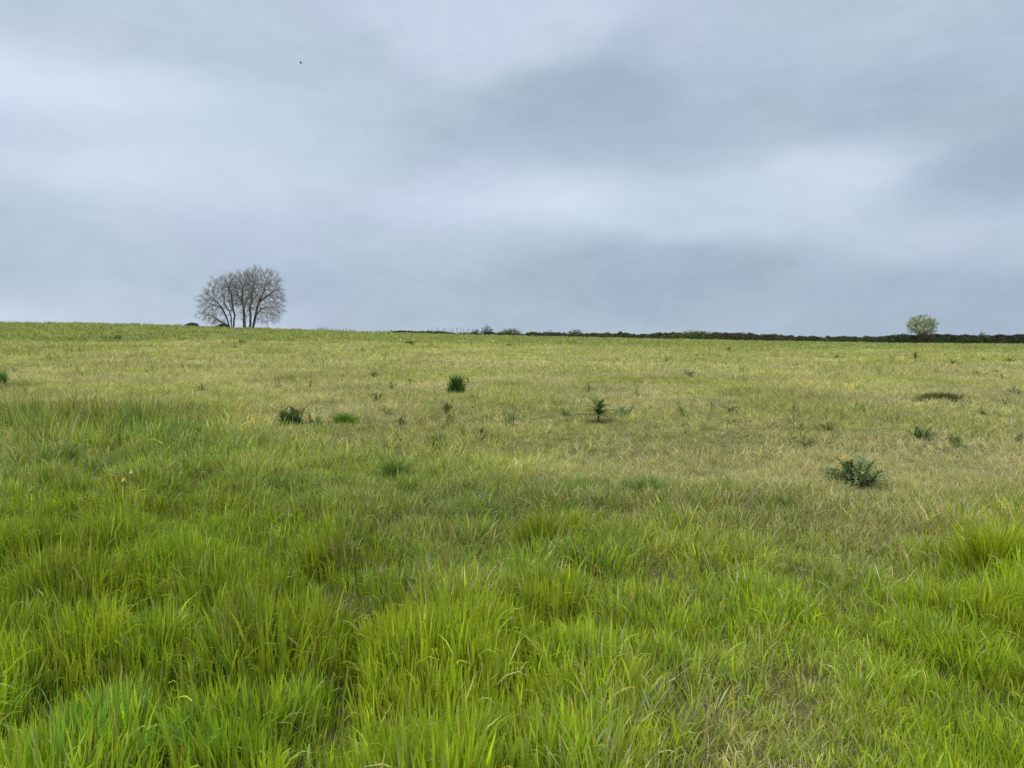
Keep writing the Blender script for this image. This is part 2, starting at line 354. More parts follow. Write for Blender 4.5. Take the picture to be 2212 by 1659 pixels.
LEAFS = [leaf_lobed(1, .42, 6, 100 + i, R(l), R(c)) for i, (l, c) in enumerate([(70, 60), (55, 70), (40, 60), (25, 40), (62, 95), (12, 25)])]
def weed_foliage(seed, rad, ht, n, col, stem=False, tiers=1):
    g = np.random.default_rng(seed); Vs = []; Ts = []; Cs = []; vo = 0
    for i in range(n):
        f = g.uniform(0, 1)
        if stem:
            z0 = ht * f ** .8 * .85; z0 = ht * (.3 + .5 * f); L_ = rad * (1.25 - .35 * f) * g.uniform(.75, 1.1); k = 0 if f > .85 else (2 if f > .5 else (3 if f > .2 else 5))
            ox = oy = 0
        else:
            z0 = 0; k = g.integers(0, 5); rr = rad * .45 * math.sqrt(g.uniform(0, 1)); aa = g.uniform(0, 6.283)
            ox, oy = rr * math.cos(aa), rr * math.sin(aa) * .8
            L_ = (rad * .75) * g.uniform(.6, 1.1)
        V, T = LEAFS[k]
        if stem: V = V * [1, 1.7, 1]
        V = V * [L_, L_, (ht * 1.15 if not stem else L_) * (g.uniform(.7, 1.1))] if not stem else V * L_
        a = i * 2.399 + g.uniform(-.5, .5)
        c, s = math.cos(a), math.sin(a)
        V = np.stack([V[:, 0] * c - V[:, 1] * s + ox, V[:, 0] * s + V[:, 1] * c + oy, V[:, 2] + z0], 1)
        Vs.append(V); Ts.append(T + vo); vo += len(V)
        cc = np.array(col) * math.exp(g.normal(0, .2)); Cs.append(np.tile(cc, (len(V), 1)))
    return np.concatenate(Vs), np.concatenate(Ts), np.concatenate(Cs)
def tube(pts, rad, sides=5):
    V = []; Fc = []
    pts = np.array(pts, float)
    for i, p in enumerate(pts):
        d = pts[min(i + 1, len(pts) - 1)] - pts[max(i - 1, 0)]; d /= np.linalg.norm(d) + 1e-9
        a = np.cross(d, [0, 1, .1]); a /= np.linalg.norm(a) + 1e-9; b = np.cross(d, a)
        for k in range(sides):
            t = 2 * math.pi * k / sides; V.append(p + rad[i] * (a * math.cos(t) + b * math.sin(t)))
    for i in range(len(pts) - 1):
        for k in range(sides):
            Fc.append((i * sides + k, i * sides + (k + 1) % sides, (i + 1) * sides + (k + 1) % sides, (i + 1) * sides + k))
    return np.array(V), np.array(Fc)

DG = (.13, .18, .05); BG = (.21, .255, .11); MG = (.20, .26, .055); DK = (.06, .07, .03)
# label, base x, base y, width px, height px, colour, stem
WEEDS = [
 ('large bushy blue green thistle clump at the edge of the long grass on the right', 1848, 1046, 132, 58, BG, 0, 44),
 ('dark green thistle clump beside the soft bright green grass tuft', 630, 917, 80, 46, DG, 0, 34),
 ('tall single thistle with a pale stem and drooping lower leaves, mid field', 1292, 912, 56, 46, DG, 1, 16),
 ('low blue green thistle just right of the tall stemmed thistle', 1352, 896, 46, 20, BG, 0, 14),
 ('compact blue green thistle alone in the pale grass right of centre', 1487, 815, 36, 18, BG, 0, 18),
 ('small dark thistle left of the dark rush tuft', 808, 815, 28, 17, DG, 0, 14),
 ('wide dark weed patch just below the skyline left of centre', 887, 745, 44, 12, DG, 0, 16),
 ('small grey green weed below the dark shrub of the hedge', 1017, 746, 20, 15, BG, 0, 10),
 ('small dark weed below the pale round bush of the hedge', 1100, 749, 22, 12, DG, 0, 10),
 ('spreading green thistle with flat leaves on bare ground at the right', 1990, 950, 66, 28, DG, 0, 20),
 ('young bright thistle rising from a brown dead patch', 1787, 930, 40, 22, MG, 0, 12),
 ('small dark thistle far off below the low part of the hedge', 1808, 775, 26, 13, DG, 0, 12),
 ('starry dark weed below the small leafing tree', 1977, 779, 20, 16, DG, 1, 12),
 ('flat wide weed patch below and right of the leafing tree', 2058, 787, 40, 10, DG, 0, 14),
 ('small dark weed near the right edge, left one of two', 2124, 782, 16, 14, DG, 0, 9),
 ('dark bushy weed at the far right edge under the hedge', 2179, 783, 34, 15, DG, 0, 14),
 ('flat green weed patch above the dark grass patch at the right', 2108, 811, 52, 11, MG, 0, 14),
 ('blue green thistle cut by the right edge of the photo', 2192, 853, 42, 17, BG, 0, 14),
 ('low withered dark rosette in front of the olive tussock', 868, 918, 20, 17, DK, 0, 9),
 ('small dark weed under the far hedge right of centre', 1440, 781, 17, 15, DG, 0, 8),
 ('tiny palm shaped weed under the wide green bush', 1575, 762, 18, 14, DG, 1, 9),
 ('bushy dark weed high on the slope left of the bare trees', 254, 737, 26, 22, DG, 0, 16),
 ('dark flattened weed at the left edge on bare soil', 12, 911, 40, 15, DG, 0, 14),
 ('small green weed on the slope right below the bare trees', 524, 743, 27, 16, MG, 0, 12),
 ('upright small weed touching the right side of the dark rush tuft', 1010, 833, 15, 26, DG, 1, 9),
 ('low dark green weed patch at the right between two thistles', 2120, 898, 46, 12, MG, 0, 12),
 ('dark weed on bare soil at the right edge below the others', 2202, 958, 30, 13, DK, 0, 10),
 ('faint upright weed left of the dark rush tuft', 885, 834, 17, 19, MG, 1, 8),
 ('tiny dark weed in pale grass left of the compact thistle', 1325, 790, 11, 12, DG, 0, 6),
 ('narrow dark upright weed in pale grass right of the tall thistle', 1537, 890, 9, 22, DG, 1, 7),
 ('small dark weed on the upper slope right of the bare trees', 770, 760, 14, 9, DG, 0, 6),
 ('pale grey green weed low on the slope under the left skyline', 430, 741, 12, 9, BG, 0, 6),
 ('small bright weed in pale grass above the brown dead patch', 1602, 862, 12, 12, MG, 0, 6),
 ('small weed above the long stretch of far pale grass right of centre', 1510, 770, 22, 7, MG, 0, 7),
]
for i, (lab, px, py, w, h, col, stem, n) in enumerate(WEEDS):
    x, y, z = at(px, py)
    s = mpp(y); rad = w * s / 2 * (1.2 if not stem else 1.5); ht = h * s * (1.15 if not stem else 1.1) + .05; ht = ht * .62 + .05 if stem else ht * .85 + .06; n = int(n * 1.6)
    if stem:
        e = empty('thistle_plant', (x, y, z)); tag(e, lab, 'thistle', 'thistles and weeds scattered in the field')
        V, T, C = weed_foliage(500 + i, rad * .95, ht, n, col, True); tris('leaves', V, T, MAT_LEAF, C, e)
        sv, sf = tube([(0, 0, -.03), (.01, 0, ht * .4), (0, .01, ht * .95)], [.014 + .01 * rad, .011 + .008 * rad, .005], 6); tris('stem', sv, sf, MAT_STALK, None, e)
    else:
        V, T, C = weed_foliage(500 + i, rad, ht, int(n * 1.3), col)
        o = tris('thistle_plant', V, T, MAT_LEAF, C); o.location = (x, y, z); tag(o, lab, 'thistle', 'thistles and weeds scattered in the field')
    CLEAR.append((x, y, rad * .85)); CLEAR.append((x, y - rad * .9, rad * .6))

g_ = np.random.default_rng(4242); _proto = None
for i in range(84):
    px = g_.uniform(20, 2190); py = 745 + 230 * g_.uniform(0, 1) ** 1.2
    x, y, z = at(px, py); 
    if i % 6 == 0:
        V, T, C = weed_foliage(1700 + i, .16, .24, 12, (DG, MG, BG, DK)[(i // 6) % 4]); _proto = tris('small_weed', V, T, MAT_LEAF, C); o = _proto
    else:
        o = _proto.copy(); COL.objects.link(o)
    o.location = (x, y, z); k = g_.uniform(.5, 1.15) * (1 + y / 50); o.scale = (k * g_.uniform(.8, 1.3), k, k * g_.uniform(.8, 1.2)); o.rotation_euler[2] = g_.uniform(0, 6.28)
    tag(o, 'tiny low green weed dotted about in the pale grass of the middle field', 'weed', 'tiny weeds dotted over the middle field')
    CLEAR.append((x, y, .12 * k))
# tussocks: base x, base y, width px, height px, colour, count, splay
GR = (.15, .27, .03)
TUSS = [
 ('dense dark green rush tuft standing tall in the middle of the pale grass', 985, 850, 44, 40, (.055, .13, .022), 420, .16),
 ('olive brown tussock just in front of the dark rush tuft', 967, 893, 36, 25, (.13, .17, .045), 150, .16),
 ('soft bright green grass tuft right of the dark thistle clump', 745, 916, 56, 26, (.13, .27, .03), 420, .5),
 ('wide low dark green grass patch at the right of the field', 2035, 866, 130, 20, (.15, .165, .055), 1500, .6),
 ('tall green grass tuft cut by the left edge of the photo', 4, 838, 22, 44, (.11, .22, .035), 200, .2),
 ('green grass tuft in pale grass at the left, behind the brownish strip', 150, 893, 50, 24, (.13, .20, .05), 190, .4),
 ('low dark green tuft right beside the spreading thistle', 2062, 958, 50, 16, (.11, .18, .04), 220, .5),
 ('green tussock at the back edge of the long grass, left of centre', 945, 966, 56, 32, (.15, .24, .05), 260, .35),
 ('reddish based tussock with bare soil at its foot, left foreground', 520, 1104, 66, 72, (.19, .23, .04), 340, .25),
 ('dark green tussock leaning out at the middle of the grass edge', 850, 1040, 80, 52, (.13, .22, .045), 360, .35),
 ('broad arching tussock right of centre in the middle distance', 1400, 1070, 110, 44, (.15, .24, .055), 420, .6),
 ('dark arching tussock at the left behind the yellow flower', 130, 1010, 90, 50, (.13, .22, .045), 380, .45),
 ('arching green tussock below the large thistle clump', 1700, 1100, 90, 36, (.16, .24, .06), 320, .6),
 ('tall lush tussock at the right edge of the foreground', 2150, 1250, 190, 125, (.28, .38, .03), 1200, .4),
 ('tall dense lush tussock near the centre of the foreground', 1165, 1200, 150, 100, (.215, .285, .03), 420, .28),
]
for i, (lab, px, py, w, h, col, n, sp) in enumerate(TUSS):
    x, y, z = at(px, py); s = mpp(y); g = np.random.default_rng(900 + i)
    rad = w * s * .5; ht = h * s * 1.1
    a = g.uniform(0, 6.283, n); rr = rad * np.minimum(np.abs(g.normal(0, .48, n)), 1.0)
    X = rr * np.cos(a); Y = rr * np.sin(a) * .7
    root = np.stack([X, Y, terrain(x + X, y + Y) - z - .01], 1)
    hh = ht * g.uniform(.45, 1.15, n) * np.clip(1.05 - .45 * (rr / rad) ** 2, .35, 1)
    cc = np.array(col) * ((1.45, 1.2, 1.1) if i >= 5 else (1.1, 1.05, 1)) * np.exp(g.normal(0, .25, (n, 1))) * (1 + g.normal(0, .05, (n, 3)))
    red = g.uniform(0, 1, n) < (.3 if 'red' in lab or 'olive' in lab else .05); base = cc * .9; base[red] = [.22, .13, .06]
    wd = np.clip(.008 + .0004 * y, .008, .02) * g.uniform(.6, 1.3, n)
    V, l, s_, C = blades(root, hh, wd, a + g.normal(0, .5, n), np.abs(g.normal(sp * .5, .12, n)), np.abs(g.normal(sp, .35, n)), g.uniform(-1.2, 1.2, n), base, cc, 4)
    o = mesh_from('grass_tussock', V, l, s_, None, MAT_GRASS, C); o.location = (x, y, z)
    tag(o, lab, 'grass tussock', 'separate tussocks standing out of the grass')
    CLEAR.append((x, y, rad * .7))

# ------------------------------------------------------------------ flowers
def flower(lab, px, py, col, up, head_r, name, n_pet):
    x, y, z = at(px, py); s = mpp(y); CLEAR.append((x, y - .1, .10)); CLEAR.append((x, y - .25, .12))
    ht = up * s + .03
    e = empty(name, (x, y, z)); tag(e, lab, 'flower')
    V, Fc = tube([(0, 0, -.02), (.01, 0, ht * .5), (0, -.01, ht)], [.004, .0035, .003], 6); tris('stalk', V, Fc, MAT_STALK, None, e)
    g = np.random.default_rng(int(px)); Vs = []; T = []
    for r_ in range(4):
        for k in range(n_pet):
            a = 6.283 * (k + .5 * r_) / n_pet + g.normal(0, .05); L_ = head_r * (1 - .2 * r_); zz = .006 * r_
            d = np.array([math.cos(a), math.sin(a), 0]); p = np.array([-d[1], d[0], 0]); b = np.array([0, -.01, ht])
            k0 = len(Vs); wv = L_ * .22
            Vs += [b + p * .002, b - p * .002, b + d * L_ * .6 + p * wv * .5 + [0, 0, .006 + zz], b + d * L_ * .6 - p * wv * .5 + [0, 0, .006 + zz], b + d * L_ + [0, 0, .004 + zz * 1.4]]
            T += [(k0, k0 + 1, k0 + 3), (k0, k0 + 3, k0 + 2), (k0 + 2, k0 + 3, k0 + 4)]
    Vs = np.array(Vs); Vs[:, 2] += (Vs[:, 1] - Vs[:, 1].mean()) * .45
    tris('petals', Vs, T, MAT_LEAF, np.tile(col, (len(Vs), 1)), e)
    cv, cf = tube([(0, -.01, ht - .012), (0, -.01, ht - .003), (0, -.01, ht + .003)], [.004, .009, .008], 8); tris('calyx', cv, cf, MAT_STALK, None, e)
    return e
flower('yellow dandelion head in the long grass at the left', 270, 1092, (1.0, .80, .03), 48, .022, 'dandelion', 14)
flower('small white flower just behind the yellow dandelion', 286, 1070, (.85, .85, .8), 42, .018, 'white_flower', 7)

# ------------------------------------------------------------------ grass
def put(name, parts, label, cat='grass'):
    V, l, s, C = join(parts)
    o = mesh_from(name, V, l, s, None, MAT_GRASS, C); tag(o, label, cat, None, 'stuff'); return o
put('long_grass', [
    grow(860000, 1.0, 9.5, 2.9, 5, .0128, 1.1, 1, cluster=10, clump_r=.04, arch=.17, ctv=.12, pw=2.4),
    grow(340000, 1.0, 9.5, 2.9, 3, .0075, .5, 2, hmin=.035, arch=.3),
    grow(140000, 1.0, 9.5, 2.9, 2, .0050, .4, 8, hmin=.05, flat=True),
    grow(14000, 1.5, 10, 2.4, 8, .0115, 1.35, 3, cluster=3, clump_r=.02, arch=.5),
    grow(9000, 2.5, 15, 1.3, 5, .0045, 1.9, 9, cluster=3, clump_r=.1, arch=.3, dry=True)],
    'lush bright green long grass blades filling the foreground')
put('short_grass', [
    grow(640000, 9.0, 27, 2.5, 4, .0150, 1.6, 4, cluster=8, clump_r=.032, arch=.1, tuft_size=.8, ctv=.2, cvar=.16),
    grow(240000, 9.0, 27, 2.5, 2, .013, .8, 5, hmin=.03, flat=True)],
    'pale yellow green and straw coloured short grass of the middle field')
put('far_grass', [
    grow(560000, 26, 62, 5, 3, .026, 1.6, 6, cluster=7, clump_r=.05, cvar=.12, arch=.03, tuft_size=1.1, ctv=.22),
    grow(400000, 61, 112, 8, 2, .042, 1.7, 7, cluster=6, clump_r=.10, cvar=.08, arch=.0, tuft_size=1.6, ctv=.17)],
    'short green and straw grass of the upper field up to the skyline')

# ------------------------------------------------------------------ ground sheet
def ground():
    na = 360; rs = np.concatenate([np.geomspace(.4, 130, 300), np.geomspace(134, 6000, 50)])
    th = np.linspace(0, 2 * np.pi, na, endpoint=False)
    # finer in the direction of view
    th = np.pi / 2 + (th - np.pi) - .75 * np.sin(th - np.pi) * 1.0
    X = (rs[:, None] * np.cos(th)[None]).ravel(); Y = (rs[:, None] * np.sin(th)[None]).ravel()
    X = np.append(X, 0); Y = np.append(Y, 0)
    Z = terrain(X, Y)
    H, Dn, W = zone(X, Y)
    soil = np.array([.13, .10, .065]); c = W @ PAL
    f = np.clip((Y - 10) / 50, .0, .6)[:, None]
    lush = W[:, 0:1]
    th_ = soil * .8 * lush + (1 - lush) * np.array([.21, .19, .075])
    C = th_ * (1 - f) + c * f
    behind = (Y < 1)[:, None]; C = np.where(behind, np.array([.16, .20, .06]), C)
    farm = (Y > CREST + 8)[:, None]; C = np.where(farm, np.array([.11, .17, .05]), C)
    nr = len(rs); i, j = np.meshgrid(np.arange(nr - 1), np.arange(na), indexing='ij'); j2 = (j + 1) % na
    Q = np.stack([i * na + j, (i + 1) * na + j, (i + 1) * na + j2, i * na + j2], -1).reshape(-1, 4)
    c0 = nr * na; T = np.stack([np.full(na, c0), np.arange(na), (np.arange(na) + 1) % na], 1)
    loops = np.concatenate([Q.ravel(), T.ravel()]); starts = np.concatenate([np.arange(len(Q)) * 4, len(Q) * 4 + np.arange(na) * 3])
    o = mesh_from('ground', np.stack([X, Y, Z], 1), loops, starts, None, ground_mat(), C); o['kind'] = 'structure'
ground()

# ------------------------------------------------------------------ trees
def colonize(trunks, att, step, infl, kill, iters, seed, up=.12):
    """grow branches from the trunk polylines into the cloud of points"""
    g = np.random.default_rng(seed)
    P = []; par = []
    for tr, parent_end in trunks:
        tr = np.array(tr, float); prev = -1 if parent_end is None else parent_end
        if prev < 0: P.append(tr[0]); par.append(-1); prev = len(P) - 1
        else: tr = np.vstack([P[prev], tr])
        for a, b in zip(tr[:-1], tr[1:]):
            n = max(1, int(np.linalg.norm(b - a) / step))
            for k in range(1, n + 1):
                P.append(a + (b - a) * k / n + g.normal(0, step * .10, 3)); par.append(prev); prev = len(P) - 1
    P = list(map(np.array, P)); alive = np.ones(len(att), bool)
    near = np.full(len(att), 1e9); who = np.zeros(len(att), int)
    def upd(lo):
        A = np.array(P[lo:]); d = np.linalg.norm(att[:, None, :] - A[None], axis=2); k = d.argmin(1); m = d[np.arange(len(att)), k]
        b = m < near; near[b] = m[b]; who[b] = k[b] + lo
    upd(0)
    for it in range(iters):
        act = alive & (near < infl)
        if not act.any(): break
        lo = len(P); ids = np.where(act)[0]
        v = att[ids] - np.array(P)[who[ids]]; v /= np.linalg.norm(v, axis=1)[:, None] + 1e-9
        src = np.unique(who[ids])
        for s in src:
            d = v[who[ids] == s].sum(0)
            nrm = np.linalg.norm(d)
            if nrm < 1e-3: continue
            d = d / nrm + g.normal(0, .16, 3) + [0, 0, up]; d /= np.linalg.norm(d)
            if par[s] >= 0:
                pd = P[s] - P[par[s]]; pd /= np.linalg.norm(pd) + 1e-9; d = d * .75 + pd * .35; d /= np.linalg.norm(d)
            P.append(P[s] + d * step); par.append(int(s))
        upd(lo); alive &= near > kill
    return np.array(P), np.array(par)
def tree_mesh(P, par, r_tip, expo, r_base, split, name, e, mats, twigs=0, twig_len=.5, seed=0, sway=(0, 0, .25)):
    n = len(P); r = np.zeros(n); ch = np.bincount(par[par >= 0], minlength=n)
    r[ch == 0] = r_tip ** expo
    for i in range(n - 1, -1, -1):
        if par[i] >= 0: r[par[i]] += r[i]
    r = r ** (1 / expo)
    r = np.where(r > .02, .02 + (r_base - .02) * (np.clip(r - .02, 0, 9) / max(r.max() - .02, .001)) ** 1.7, r)
    g = np.random.default_rng(seed)
    cen = P.mean(0)
    def edges(A, B, ra, rb, sides):
        D = B - A; D /= np.linalg.norm(D, axis=1)[:, None] + 1e-9
        u = np.cross(D, np.array([.13, .98, .1])); u /= np.linalg.norm(u, axis=1)[:, None] + 1e-9; w = np.cross(D, u)
        m = len(A); V = np.zeros((m, 2 * sides, 3))
        for k in range(sides):
            t = 2 * math.pi * k / sides; o = u * math.cos(t) + w * math.sin(t)
            V[:, k] = A - D * 0.01 + o * ra[:, None]; V[:, sides + k] = B + D * .01 + o * rb[:, None]
        q = np.array([(k, (k + 1) % sides, sides + (k + 1) % sides, sides + k) for k in range(sides)])
        Fc = (np.arange(m)[:, None, None] * 2 * sides + q[None]).reshape(-1, 4)
        return V.reshape(-1, 3), Fc
    idx = np.where(par >= 0)[0]; big = r[idx] > split
    i1 = idx[big]; V, Fc = edges(P[par[i1]], P[i1], np.minimum(r[par[i1]], r[i1] * 1.25), r[i1], 8); tris('trunk', V, Fc, mats[0], None, e, True)
    i2 = idx[~big]; V, Fc = edges(P[par[i2]], P[i2], np.minimum(r[par[i2]], split), r[i2], 3)
    if twigs:
        fine = np.where(r < r_tip * 2.6)[0]; A = np.repeat(P[fine], twigs, 0)
        o = A - cen; o /= np.linalg.norm(o, axis=1)[:, None] + 1e-9
        d = o * 1.1 + g.normal(0, .38, A.shape) + np.array(sway); d /= np.linalg.norm(d, axis=1)[:, None]
        L_ = twig_len * g.uniform(.4, 1.1, len(A)); M = A + d * (L_ * .5)[:, None]; d2 = d + g.normal(0, .25, A.shape) + [0, 0, .15]; d2 /= np.linalg.norm(d2, axis=1)[:, None]
        B = M + d2 * (L_ * .5)[:, None]
        rt = np.full(len(A), r_tip * .6)
        V2, F2 = edges(A, M, rt, rt * .8, 3); V3, F3 = edges(M, B, rt * .8, rt * .5, 3)
        F2 = F2 + len(V); F3 = F3 + len(V) + len(V2); V = np.vstack([V, V2, V3]); Fc = np.vstack([Fc, F2, F3])
    o = tris('crown', V, Fc, mats[1], None, e, True)
    return r
# the bare trees: measured on a zoom of the photo, 6.9125 zoom px per photo px
TY = 104.0; ZS = TY / F / (2212 / 320 * 2560 / 1024)
def zt(zx, zy, dy=0.0):
    sx = (450 + zx / 6.9125) / 2560 * 1024; wx = (sx - 512) / F * TY
    return np.array([wx, dy, (1305 - zy) * ZS])
def blob(c, rx, ry_, n, g, depth=None, flat=None):
    p = g.normal(0, 1, (n, 3)); p /= np.linalg.norm(p, axis=1)[:, None]; p *= (g.uniform(0.05, 1, n) ** (1 / 2.2))[:, None]
    p *= [rx * ZS, (depth or rx) * ZS, ry_ * ZS]
    return p + zt(*c)
def bare_tree(lab, base_zx, trunks, blobs, seed, rb, step=.24, rt=.009, twigs=6, split=.045, dy=0.0):
    g = np.random.default_rng(seed)
    att = np.concatenate([blob(c, a, b, n, g, dp) for c, a, b, n, dp in blobs])
    base = zt(base_zx, 1305); base_y = TY + dy
    off = np.array([base[0], 0, 0])
    T = [([zt(*p) - off + [0, g.normal(0, .12) * k, 0] for k, p in enumerate(tr)], None) for tr in trunks]
    att = att - off
    att = att[att[:, 2] > .55]
    att = np.vstack([att, att + g.normal(0, .35, att.shape)]); att = att[att[:, 2] > .5]
    P, par = colonize(T, att, step, 2.2, .30, 70, seed, .16)
    z = float(terrain(base[0], base_y))
    sight = float(np.interp(base[0], _hx, _hz)); z0 = z
    e = empty('bare_tree', (base[0], base_y, z0 - .05)); tag(e, lab, 'tree', 'bare trees standing together on the skyline')
    tree_mesh(P, par, rt, 2.15, rb, split, 'bare_tree', e, (MAT_BARK, MAT_TWIG), twigs, .55, seed)
    return e
bare_tree('tallest bare tree at the right of the group, two stems and a round crown', 1240,
    [[(1222, 1310), (1235, 1050), (1225, 900), (1242, 780), (1282, 650), (1290, 480)], [(1262, 1310), (1310, 1080), (1350, 900), (1400, 780), (1450, 620), (1470, 480)], [(1320, 1060), (1400, 950), (1520, 900)], [(1400, 800), (1570, 680), (1680, 600)]],
    [((1440, 640), 340, 380, 900, 330), ((1560, 760), 270, 330, 500, 300), ((1330, 430), 160, 190, 260, 200), ((1560, 1060), 200, 120, 170, 180)], 3, .17)
bare_tree('bare tree with a single straight trunk in the middle of the group', 1085,
    [[(1085, 1310), (1078, 1100), (1060, 900), (1060, 780), (1080, 560), (1100, 430)], [(1062, 850), (980, 720), (930, 600)], [(1075, 900), (1130, 740), (1160, 620)]],
    [((1040, 600), 230, 280, 700, 240), ((1090, 430), 140, 130, 240, 130), ((1180, 620), 90, 230, 200, 120), ((950, 660), 110, 200, 200, 120)], 5, .15, dy=1.2)
bare_tree('spreading many stemmed bare tree leaning out at the left of the group', 905,
    [[(890, 1310), (850, 1180), (830, 1080), (780, 960), (700, 850), (600, 760)], [(905, 1310), (900, 1100), (870, 980), (820, 850), (800, 700)], [(930, 1310), (960, 1050), (930, 880), (920, 700), (880, 560)], [(870, 1240), (700, 1150), (560, 1060), (430, 1020)], [(915, 1310), (880, 1150), (900, 950), (860, 800)], [(760, 940), (620, 890), (480, 820)]],
    [((760, 700), 260, 290, 750, 270), ((590, 850), 200, 220, 520, 220), ((880, 520), 130, 150, 220, 140), ((540, 1050), 170, 110, 190, 150), ((640, 1150), 190, 60, 90, 150)], 8, .125)
bare_tree('small thin bare tree tucked between the middle and tallest trunks', 1145,
    [[(1128, 1310), (1140, 1100), (1130, 950), (1150, 850)], [(1150, 1310), (1165, 1150), (1190, 1000)]],
    [((1150, 960), 110, 170, 260, 120)], 13, .09, dy=-.6)

# leafing tree on the right
def leafy_tree():
    g = np.random.default_rng(21); Y = 116.0
    s = Y * K / F; cx = (1990 - 1106) * s; zb = float(terrain(cx, Y))
    ht = EYE + (338 - 680 * K) / F * Y - zb
    e = empty('leafing_tree', (cx, Y, zb - .05)); tag(e, 'small round tree coming into pale green leaf above the hedge at the right', 'tree')
    p = g.normal(0, 1, (700, 3)); p /= np.linalg.norm(p, axis=1)[:, None]; p *= (g.uniform(0, 1, 700) ** .4)[:, None]
    att = p * [2.15, 2.0, ht * .34] + [0, 0, ht * .66]
    T = [([(-.1 + .12 * k, .05 * k, 0), (-.25 + .22 * k, 0, ht * .3), (-.7 + .5 * k, 0, ht * .55)], None) for k in range(4)]
    P, par = colonize(T, att, .2, 2.5, .33, 45, 4, .05)
    tree_mesh(P, par, .01, 2.2, .10, .035, 'leafing_tree', e, (MAT_BARK, plain_mat('young_bark', (.16, .15, .09), .9, 3, .3)), 2, .35, 5)
    tips = P[np.linalg.norm((P - [0, 0, ht * .6]) / [2, 2, ht * .35], axis=1) > .45]
    n = 10000; a = tips[g.integers(0, len(tips), n)] + g.normal(0, .14, (n, 3)) * [1.3, 1, .7]
    V, T_, C = leaf_cloud(a, .065, (.36, .39, .17), g, .18); tris('leaves', V, T_, MAT_HEDGE, C, e)
def leaf_cloud(a, size, col, g, cv=.25):
    n = len(a); u = g.normal(0, 1, (n, 3)); u /= np.linalg.norm(u, axis=1)[:, None]; w = np.cross(u, g.normal(0, 1, (n, 3))); w /= np.linalg.norm(w, axis=1)[:, None] + 1e-9
    s = (size * g.uniform(.6, 1.4, n))[:, None]
    V = np.stack([a - u * s, a + w * s * .45, a + u * s, a - w * s * .45], 1).reshape(-1, 3)
    T_ = np.arange(n * 4).reshape(-1, 4); C = np.repeat(np.array(col) * np.exp(g.normal(0, cv, (n, 1))), 4, 0)
    return V, T_, C
leafy_tree()

# ------------------------------------------------------------------ hedge
def hedge_line(px):            # depth of the hedge row for a photo column
    return float(np.interp(px, [600, 850, 1300, 2000, 2400], [140, 132, 122, 115, 113]))
def xz(px):
    Y = hedge_line(px); x = (px - 1106) * K / F * Y; return x, Y, float(terrain(x, Y))
def top_z(px, py):             # height of a skyline point in the hedge row
    Y = hedge_line(px); return EYE + (338 - py * K) / F * Y
HT = [(845, 716), (900, 716), (960, 717), (1040, 718), (1120, 719), (1200, 719.5), (1300, 720), (1400, 721), (1480, 721), (1560, 721.5), (1650, 724), (1750, 726.5), (1830, 728), (1900, 727), (1950, 725), (2050, 724.5), (2212, 724), (2400, 724)]
def hedge(lab, p0, p1, col, seed, dens=1.0, mixcol=None):
    g = np.random.default_rng(seed)
    x0, Y0, z0 = xz((p0 + p1) / 2)
    e = empty('hedge', (x0, Y0, z0)); tag(e, lab, 'hedge', 'trimmed field hedge along the far side')
    L_ = abs(xz(p1)[0] - xz(p0)[0]); n = int(L_ * 2200 * dens)
    px = g.uniform(p0, p1, n)
    Y = np.interp(px, [600, 850, 1300, 2000, 2400], [140, 132, 122, 115, 113]); X = (px - 1106) * K / F * Y
    tz = EYE + (338 - np.interp(px, *zip(*HT)) * K) / F * Y
    gz = terrain(X, Y)
    tz = tz + (fbm(X * .6, X * 0 + seed, 3) - .5) * .7 + (fbm(X * 2.5, X * 0 + seed, 7) - .5) * .4
    H_ = np.maximum(tz - gz, .3)
    q = g.uniform(0, 1, n) ** .8; wv = .75 * (1 - .35 * q) * (1 + .3 * (fbm(X * 1.2, q * 2, 11) - .5))
    yy = g.uniform(-1, 1, n); yy = np.sign(yy) * np.abs(yy) ** .6 * wv
    a = np.stack([X - x0, Y + yy - Y0, gz + q * H_ - z0], 1)
    V, T_, C = leaf_cloud(a, .095, (1, 1, 1), g, .15)
    cl = fbm(X * .5, q * 1.5 + seed, 19) + g.normal(0, .08, n); m = np.clip((cl - .45) * 5, 0, 1)[:, None]
    cc = np.array(col) * (1 - m) + np.array(mixcol or col) * m
    C = C * np.repeat(cc, 4, 0)
    tris('foliage', V, T_, MAT_HEDGE, C, e)
    nb = int(L_ * 26); pb = g.uniform(p0, p1, nb); Yb = np.interp(pb, [600, 850, 1300, 2000, 2400], [140, 132, 122, 115, 113]); Xb = (pb - 1106) * K / F * Yb
    tb = EYE + (338 - np.interp(pb, *zip(*HT)) * K) / F * Yb; gb = terrain(Xb, Yb); Hb = (tb - gb) * g.uniform(.8, 1.15, nb) + (g.uniform(0, 1, nb) < .25) * g.uniform(.1, .5, nb)
    root = np.stack([Xb - x0, Yb - Y0 + g.normal(0, .3, nb), gb - z0], 1); bc = np.tile([.17, .16, .12], (nb, 1))
    V, l, s, C = blades(root, Hb, np.full(nb, .03), g.uniform(0, 6.28, nb), np.abs(g.normal(0, .12, nb)), g.normal(0, .2, nb), g.uniform(-1, 1, nb), bc, bc, 3)
    mesh_from('branches', V, l, s, None, MAT_HEDGE, C, e)
BR = (.17, .155, .10); HG = (.17, .21, .09); HD = (.10, .13, .065)
hedge('low ragged start of the far hedge, left of the dark shrub, only its top showing', 845, 1030, HG, 1, .9, (.10, .11, .06))
hedge('thin brown stretch of far hedge between the pale round bush and the wide green bush', 1045, 1500, BR, 2, 1, (.14, .17, .075))
hedge('even brown trimmed stretch of far hedge left of the leafing tree', 1500, 1950, BR, 3, 1, (.14, .17, .075))
